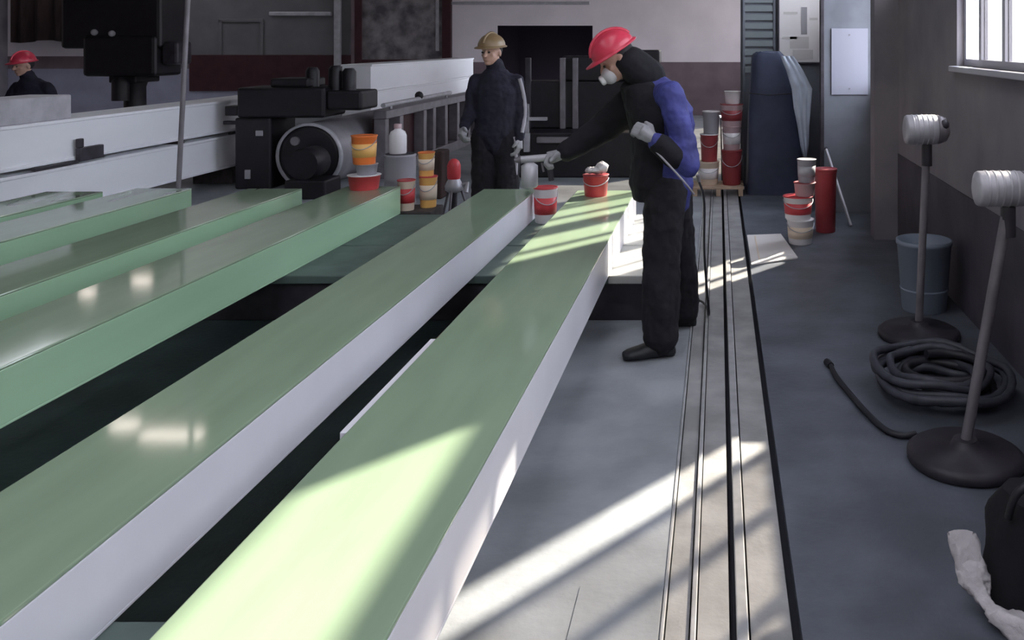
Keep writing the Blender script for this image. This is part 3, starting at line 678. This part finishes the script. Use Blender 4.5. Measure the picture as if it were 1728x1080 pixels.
def limb(mb, pts, rs, n=14):
    pts = [V(p) for p in pts]
    for i in range(len(pts)-1): mb.tube([pts[i], pts[i+1]], [rs[i], rs[i+1]], n)
    for p, r in zip(pts, rs): mb.ball(p, r*1.0, 12)
def hand(mb, wrist, d, nrm, thumb, grow=0, curl=.5):
    """five fingers: d = along the hand, nrm = palm normal (fingers curl to it), thumb = side the thumb leaves."""
    wrist = V(wrist); d = V(d).normalized(); nrm = V(nrm); nrm = (nrm-d*nrm.dot(d)).normalized(); sd = d.cross(nrm)
    if sd.dot(V(thumb)) < 0: sd = -sd
    g = grow
    mb.tube([wrist, wrist+d*.03, wrist+d*.085], [.026+g, .03+g, .034+g], 10)
    for k, q in enumerate((-.028, -.01, .01, .028)):
        mb.ball(wrist+d*.07+sd*q, .014+g, 8)
        limb(mb, [wrist+d*.03+sd*q*.7, wrist+d*.085+sd*q], [.014+g, .011+g], 8)
        L = (.062, .074, .080, .072)[k]*.95; p = wrist+d*.085+sd*q; a = 0; pts = [p]
        for f in (.45, .32, .23):
            a += curl*.9; p = p+(d*math.cos(a)+nrm*math.sin(a))*L*f*1.1; pts.append(p)
        limb(mb, pts, [.0105+g, .0098+g, .009+g, .008+g], 8)
    tb = wrist+d*.025+sd*.024
    limb(mb, [tb, tb+(d*.55+sd*.75+nrm*.3).normalized()*.038, tb+(d*.8+sd*.55+nrm*.5).normalized()*.068], [.014+g, .0115+g, .009+g], 8)
def head(mb, c, R):
    """R: rotation whose local -Y is the direction of the face."""
    P = lambda x, y, z: V(c)+R @ V((x, y, z))
    mb.ball(P(0, .012, .025), (.075, .093, .092), 20, R)
    mb.ball(P(0, -.018, -.03), (.062, .070, .082), 18, R)
    mb.ball(P(0, -.062, -.088), (.026, .022, .018), 12, R)                  # chin
    limb(mb, [P(0, -.088, .012), P(0, -.106, -.022)], [.009, .015], 8)      # nose
    mb.ball(P(0, -.082, -.058), (.026, .012, .010), 10, R)                  # lips
    mb.ball(P(0, -.078, .030), (.052, .014, .010), 10, R)                   # brow
    for s in (-1, 1):
        mb.ball(P(s*.077, .012, -.01), (.010, .020, .032), 10, R)           # ears
        mb.ball(P(s*.040, -.058, -.02), (.020, .016, .018), 10, R)          # cheekbones
def helmet(t, c, R, m):
    P = lambda x, y, z: V(c)+R @ V((x, y, z))
    mb = MB(); rings = []
    for k in range(9):
        a = k/8*PI/2*.985; rings.append([P(.108*math.cos(a)*math.cos(q), .128*math.cos(a)*math.sin(q)+.01, .052+.105*math.sin(a)) for q in [2*PI*j/28 for j in range(28)]])
    mb.rings(rings)
    o = mb.build('helmet', m, t)
    br = MB(); r0, r1, r2 = [], [], []
    for j in range(28):
        q = 2*PI*j/28; f = 1.12+.28*max(0, -math.sin(q))**2
        r0.append(P(.106*math.cos(q), .126*math.sin(q)+.01, .056)); r1.append(P(.108*f*math.cos(q), .128*f*math.sin(q)+.01, .046)); r2.append(P(.108*f*math.cos(q), .128*f*math.sin(q)+.01, .040))
    br.rings([r0, r1, r2, [p-R @ V((0, 0, .012)) for p in r0]]); br.build('brim', m, o)
    rd = MB(); rd.tube([P(0, .128*math.cos(a)+.01, .055+.109*math.sin(a)) for a in [PI*(.08+.84*k/12) for k in range(13)]], .010, 8); rd.build('ridge', m, o)
    return o
def eyes(t, c, R):
    for s in (-1, 1):
        MB().ball(V(c)+R @ V((s*.031, -.083, .006)), (.013, .007, .008), 8, R).build('eye', M['eye'], t)
def rot(yaw, pitch=0, roll=0):
    return Matrix.Rotation(yaw, 3, 'Z') @ Matrix.Rotation(pitch, 3, 'X') @ Matrix.Rotation(roll, 3, 'Y')

def person(label, loc, J, R, mats, vox=.009, torso_d=.12, gloves=True, masked=False):
    """J: joints in world space."""
    t = thing('person', label, 'person', loc, None)
    up = V(J['neck'])-V(J['pelvis'])
    shv = (V(J['sl'])-V(J['sr'])); shn = shv.normalized(); hv = (V(J['hl'])-V(J['hr'])).normalized()
    def trunk(mb, g):
        P, Ck, N = V(J['pelvis']), V(J['chest']), V(J['neck'])
        # elliptical rings along the trunk
        spine = [P-V((0, 0, .09)), P, P.lerp(Ck, .35), P.lerp(Ck, .75), Ck, Ck.lerp(N, .6), N]
        wd = [.13, .165, .150, .165, .180, .15, .07]; dp = [.10, .125, .115, .125, .13, .10, .065]
        rings = []
        for i, p in enumerate(spine):
            ax = hv.lerp(shn, i/6).normalized(); tg = (spine[min(i+1, 6)]-spine[max(i-1, 0)]).normalized(); dd = tg.cross(ax).normalized()
            rings.append([p+ax*(wd[i]+g)*math.cos(2*PI*k/20)+dd*(dp[i]*torso_d/.12+g)*math.sin(2*PI*k/20) for k in range(20)])
        mb.rings(rings)
    def arms(mb, g, upto=1.0):
        for s in 'lr':
            sh, e, wv = V(J['s'+s]), V(J['e'+s]), V(J['w'+s])
            limb(mb, [V(J['chest']).lerp(V(J['neck']), .5), sh, e, e.lerp(wv, upto)], [.062+g, .058+g, .045+g, (.03+.012*(1-upto))+g], 12)
    def legs(mb, g, low=1.0):
        for s in 'lr':
            h, k, a = V(J['h'+s]), V(J['k'+s]), V(J['a'+s])
            limb(mb, [V(J['pelvis'])-V((0, 0, .03)), h, h.lerp(k, .4), k, k.lerp(a, .4), k.lerp(a, low)], [.10+g, .088+g, .080+g, .062+g+g*.3, .058+g+g*.5, .038+g*1.9], 14)
    def foot(mb, g, sides='lr'):
        for s in sides:
            a = V(J['a'+s]); to = V(J['t'+s]); d = (to-a); d.z = 0; d.normalize(); b = V((a.x, a.y, 0)); pr = V((-d.y, d.x, 0))
            limb(mb, [a+V((0, 0, .03)), V((a.x, a.y, .05))-d*.03], [.042+g, .038+g])
            rings = []
            for u, w_, h_ in ((-.075, .03, .055), (-.05, .038, .085), (.0, .036, .10), (.06, .042, .075), (.12, .048, .055), (.17, .044, .042), (.20, .026, .03)):
                c = b+d*u; rings.append([c+pr*(w_+g)*math.cos(q)+V((0, 0, (h_/2+g*.5)*(1+math.sin(q)))) for q in [2*PI*k/16 for k in range(16)]])
            mb.rings(rings)
    hc = V(J['head'])
    mb = MB(); head(mb, hc, R); limb(mb, [V(J['neck'])-V((0, 0, .03)), V(J['neck']).lerp(hc, .35), hc+R @ V((0, .02, -.05))], [.06, .054, .052])
    trunk(mb, 0); arms(mb, 0); legs(mb, 0); foot(mb, 0)
    for s in 'lr': hand(mb, J['w'+s], J['d'+s], J['n'+s], J['th'+s], 0, J.get('c'+s, .5))
    remesh(mb, 'body', M['skin'], t, .0075)
    jk = MB(); trunk(jk, .022); arms(jk, .016, .93); limb(jk, [V(J['pelvis'])-V((0, 0, .06)), V(J['pelvis'])], [.14, .15])
    limb(jk, [V(J['neck'])+V((0, 0, .0)), V(J['neck']).lerp(hc, .30)], [.078, .072])
    remesh(jk, 'jacket', M[mats['jacket']], t, vox, 3, .026)
    if mats.get('vest'):
        vs = MB(); trunk(vs, .034); vs.v = [tuple(V(v)+V(mats['vest'][1])) for v in vs.v]
        remesh(vs, 'vest', M[mats['vest'][0]], t, .011, 3, .022)
    tr = MB(); legs(tr, .030, .95); remesh(tr, 'trousers', M[mats['trousers']], t, vox, 3, .024)
    for s in 'lr':
        bt = MB(); foot(bt, .010, s); remesh(bt, 'boot', M['boot'], t, .009, 2)
        gl = MB(); hand(gl, J['w'+s], J['d'+s], J['n'+s], J['th'+s], .0032, J.get('c'+s, .5))
        wv = V(J['w'+s]); dd = (wv-V(J['e'+s])).normalized(); gl.tube([wv-dd*.05, wv+dd*.01], [.046, .034], 12)
        remesh(gl, 'glove', M['glove'], t, .0055, 2)
    helmet(t, hc, R, M[mats['helmet']])
    hr = MB(); hr.ball(hc+R @ V((0, .030, .018)), (.079, .082, .075), 18, R); hr.build('hair', M['hair'], t)
    eyes(t, hc, R)
    if masked:
        mk = MB(); mk.ball(hc+R @ V((0, -.082, -.052)), (.052, .045, .050), 16, R); k_ = mk.build('mask', M['mask'], t)
        MB().lathe([(.028, 0), (.028, .02), (.02, .026)], 14, hc+R @ V((0, -.115, -.055)), (R @ Matrix.Rotation(PI/2, 3, 'X')).to_4x4()).build('filter', M['plwhite'], k_)
    return t

# worker spraying: faces -X, bent forward
R1 = rot(-PI/2+.30, .0) @ Matrix.Rotation(.58, 3, 'X')
J1 = dict(pelvis=(-.285, 4.86, .88), chest=(-.285, 4.86, 1.25), neck=(-.40, 4.85, 1.45), head=(-.555, 4.83, 1.558),
          sl=(-.25, 4.665, 1.37), sr=(-.42, 5.04, 1.38), el=(-.155, 4.60, 1.01), wl=(-.335, 4.575, 1.15),
          er=(-.66, 5.05, 1.16), wr=(-.865, 4.93, 1.03),
          dl=(-.75, -.1, .5), nl=(.2, .6, -.4), thl=(0, .2, 1), dr=(-.9, -.25, -.25), nr=(0, -.4, -1), thr=(0, -1, .3), cl=.9, cr=1.1,
          hl=(-.285, 4.765, .86), hr=(-.27, 4.965, .86), kl=(-.305, 4.71, .47), kr=(-.235, 5.07, .47), al=(-.305, 4.66, .085), ar=(-.205, 5.16, .085),
          tl=(-.55, 4.60, 0), tr=(-.40, 5.14, 0))
p1 = person('worker in blue jacket and red helmet bent forward spraying the beams', (-.28, 4.88, 0), J1, R1, dict(jacket='blue', trousers='trousers', helmet='helred', vest=('blackcloth', (-.048, .008, 0))), masked=True, torso_d=.12)
# dark vest front and dark far sleeve over the jacket, dark shoulder hood
fa = MB(); limb(fa, [(-.225, 4.592, 1.058), (-.30, 4.58, 1.12)], [.068, .060]); remesh(fa, 'oversleeve', M['blackcloth'], p1, .010, 3, .012)
MB().tube(smooth([(-.33, 4.545, 1.10), (-.25, 4.525, 1.02), (-.17, 4.53, .93), (-.13, 4.62, .86)]), .0055, 6).build('strap', M['stripe'], p1)
sv = MB(); limb(sv, [(-.42, 5.0, 1.36), (-.66, 5.05, 1.16), (-.845, 4.94, 1.042)], [.105, .088, .060]); remesh(sv, 'dark_sleeve', M['blackcloth'], p1, .011, 3, .014)
hd = MB(); limb(hd, [(-.39, 4.85, 1.46), (-.47, 4.84, 1.53)], [.105, .095]); hd.ball((-.49, 4.84, 1.545), (.10, .10, .085), 14); remesh(hd, 'neck_cloth', M['blackcloth'], p1, .010, 3, .01)

# spray gun in the far hand, and its hose
gx = V((-.985, 4.895, .985))
t = thing('spray_gun', 'grey paint spray gun held out by the bending worker', 'spray gun', gx)
MB().tube([gx+V((.06, .01, .03)), gx+V((-.10, -.02, .02))], .020, 12).build('barrel', M['lgrey'], t)
MB().tube([gx+V((-.10, -.02, .02)), gx+V((-.135, -.027, .016))], [.024, .010], 12).build('nozzle', M['grey'], t)
MB().tube([gx+V((.045, .01, .03)), gx+V((.06, .015, -.10))], .015, 10).build('grip', M['dark'], t)
MB().lathe([(.018, 0), (.046, -.02), (.046, -.13), (.035, -.14)], 18, gx+V((-.055, -.01, .005))).build('cup', M['lgrey'], t)
MB().tube([gx+V((.01, 0, .0)), gx+V((.02, .004, -.05))], .006, 6).build('trigger', M['grey'], t)
t = thing('spray_hose', 'thin black hose hanging from behind the spraying worker to the floor', 'hose', (-.1, 5.2, 0))
hp = smooth([(-.115, 5.16, .84), (-.085, 5.17, .72), (-.085, 5.16, .45), (-.07, 5.2, .2), (-.06, 5.28, .03), (-.10, 5.6, .011), (-.28, 5.8, .011)], 7)
MB().tube(hp, .007, 6).build('hose', M['rubber'], t)
MB().tube([hp[0], hp[0]+V((-.008, -.008, .04))], .011, 8).build('coupling', M['grey'], t)

# worker standing past the beam ends, facing the camera
R2 = rot(-.30, .08)
x2, y2 = -1.88, 7.50
J2 = dict(pelvis=(x2, y2, .88), chest=(x2, y2, 1.22), neck=(x2, y2, 1.415), head=(x2-.03, y2-.04, 1.565),
          sr=(x2-.165, y2, 1.31), sl=(x2+.165, y2, 1.31), er=(x2-.205, y2-.02, 1.08), wr=(x2-.22, y2-.17, .94), el=(x2+.20, y2+.03, 1.05), wl=(x2+.205, y2-.05, .84),
          dr=(0, -.6, -.6), nr=(.8, 0, -.3), thr=(.2, -.5, .6), dl=(0, -.25, -1), nl=(-1, 0, 0), thl=(0, -1, 0), cr=.7, cl=.5,
          hr=(x2-.09, y2, .86), hl=(x2+.09, y2, .86), kr=(x2-.10, y2-.02, .47), kl=(x2+.10, y2-.02, .47), ar=(x2-.11, y2, .085), al=(x2+.11, y2, .085), tr=(x2-.13, y2-.25, 0), tl=(x2+.14, y2-.25, 0))
p2 = person('worker in dark clothes and ochre helmet standing at the beam ends', (x2, y2, 0), J2, R2, dict(jacket='navy', trousers='trousers', helmet='helyel'))
st = MB(); st.tube(smooth([V(J2['sl'])+V((.045, -.05, .035)), V(J2['sl']).lerp(V(J2['el']), .4)+V((.058, -.035, 0)), V(J2['el'])+V((.046, -.035, 0)), V(J2['wl'])+V((.03, -.02, .05))], 6), .017, 8)
st.build('sleeve_stripe', M['stripe'], p2)
ls = MB(); ls.tube(smooth([V((x2+.17, y2-.075, .86)), V((x2+.185, y2-.065, .66)), V((x2+.175, y2-.05, .47)), V((x2+.165, y2-.03, .14))], 6), .015, 8); ls.build('trouser_stripe', M['stripe'], p2)

# worker at the far left behind the white stack
x3, y3 = X(55, 10.0), 10.0
R3 = rot(-.35, .15)
k3 = -.06
J3 = dict(pelvis=(x3+.12, y3, .72), chest=(x3+.04, y3-.02, 1.06), neck=(x3, y3-.05, 1.235), head=(x3-.03, y3-.10, 1.385),
          sr=(x3-.145, y3-.03, 1.13), sl=(x3+.185, y3-.03, 1.13), er=(x3-.22, y3-.10, .92), wr=(x3-.16, y3-.30, .78), el=(x3+.30, y3-.05, .92), wl=(x3+.30, y3-.22, .75),
          dr=(.2, -.8, -.3), nr=(0, -.2, -1), thr=(1, 0, 0), dl=(0, -.7, -.6), nl=(-.5, 0, -.8), thl=(-1, 0, 0),
          hr=(x3+.03, y3, .70), hl=(x3+.21, y3, .70), kr=(x3+.0, y3-.20, .41), kl=(x3+.24, y3-.20, .41), ar=(x3+.01, y3, .085), al=(x3+.23, y3, .085), tr=(x3-.02, y3-.25, 0), tl=(x3+.26, y3-.25, 0))
person('worker in navy jacket and red helmet stooping behind the white beam stack', (x3+.12, y3, 0), J3, R3, dict(jacket='navy', trousers='trousers', helmet='helred'))
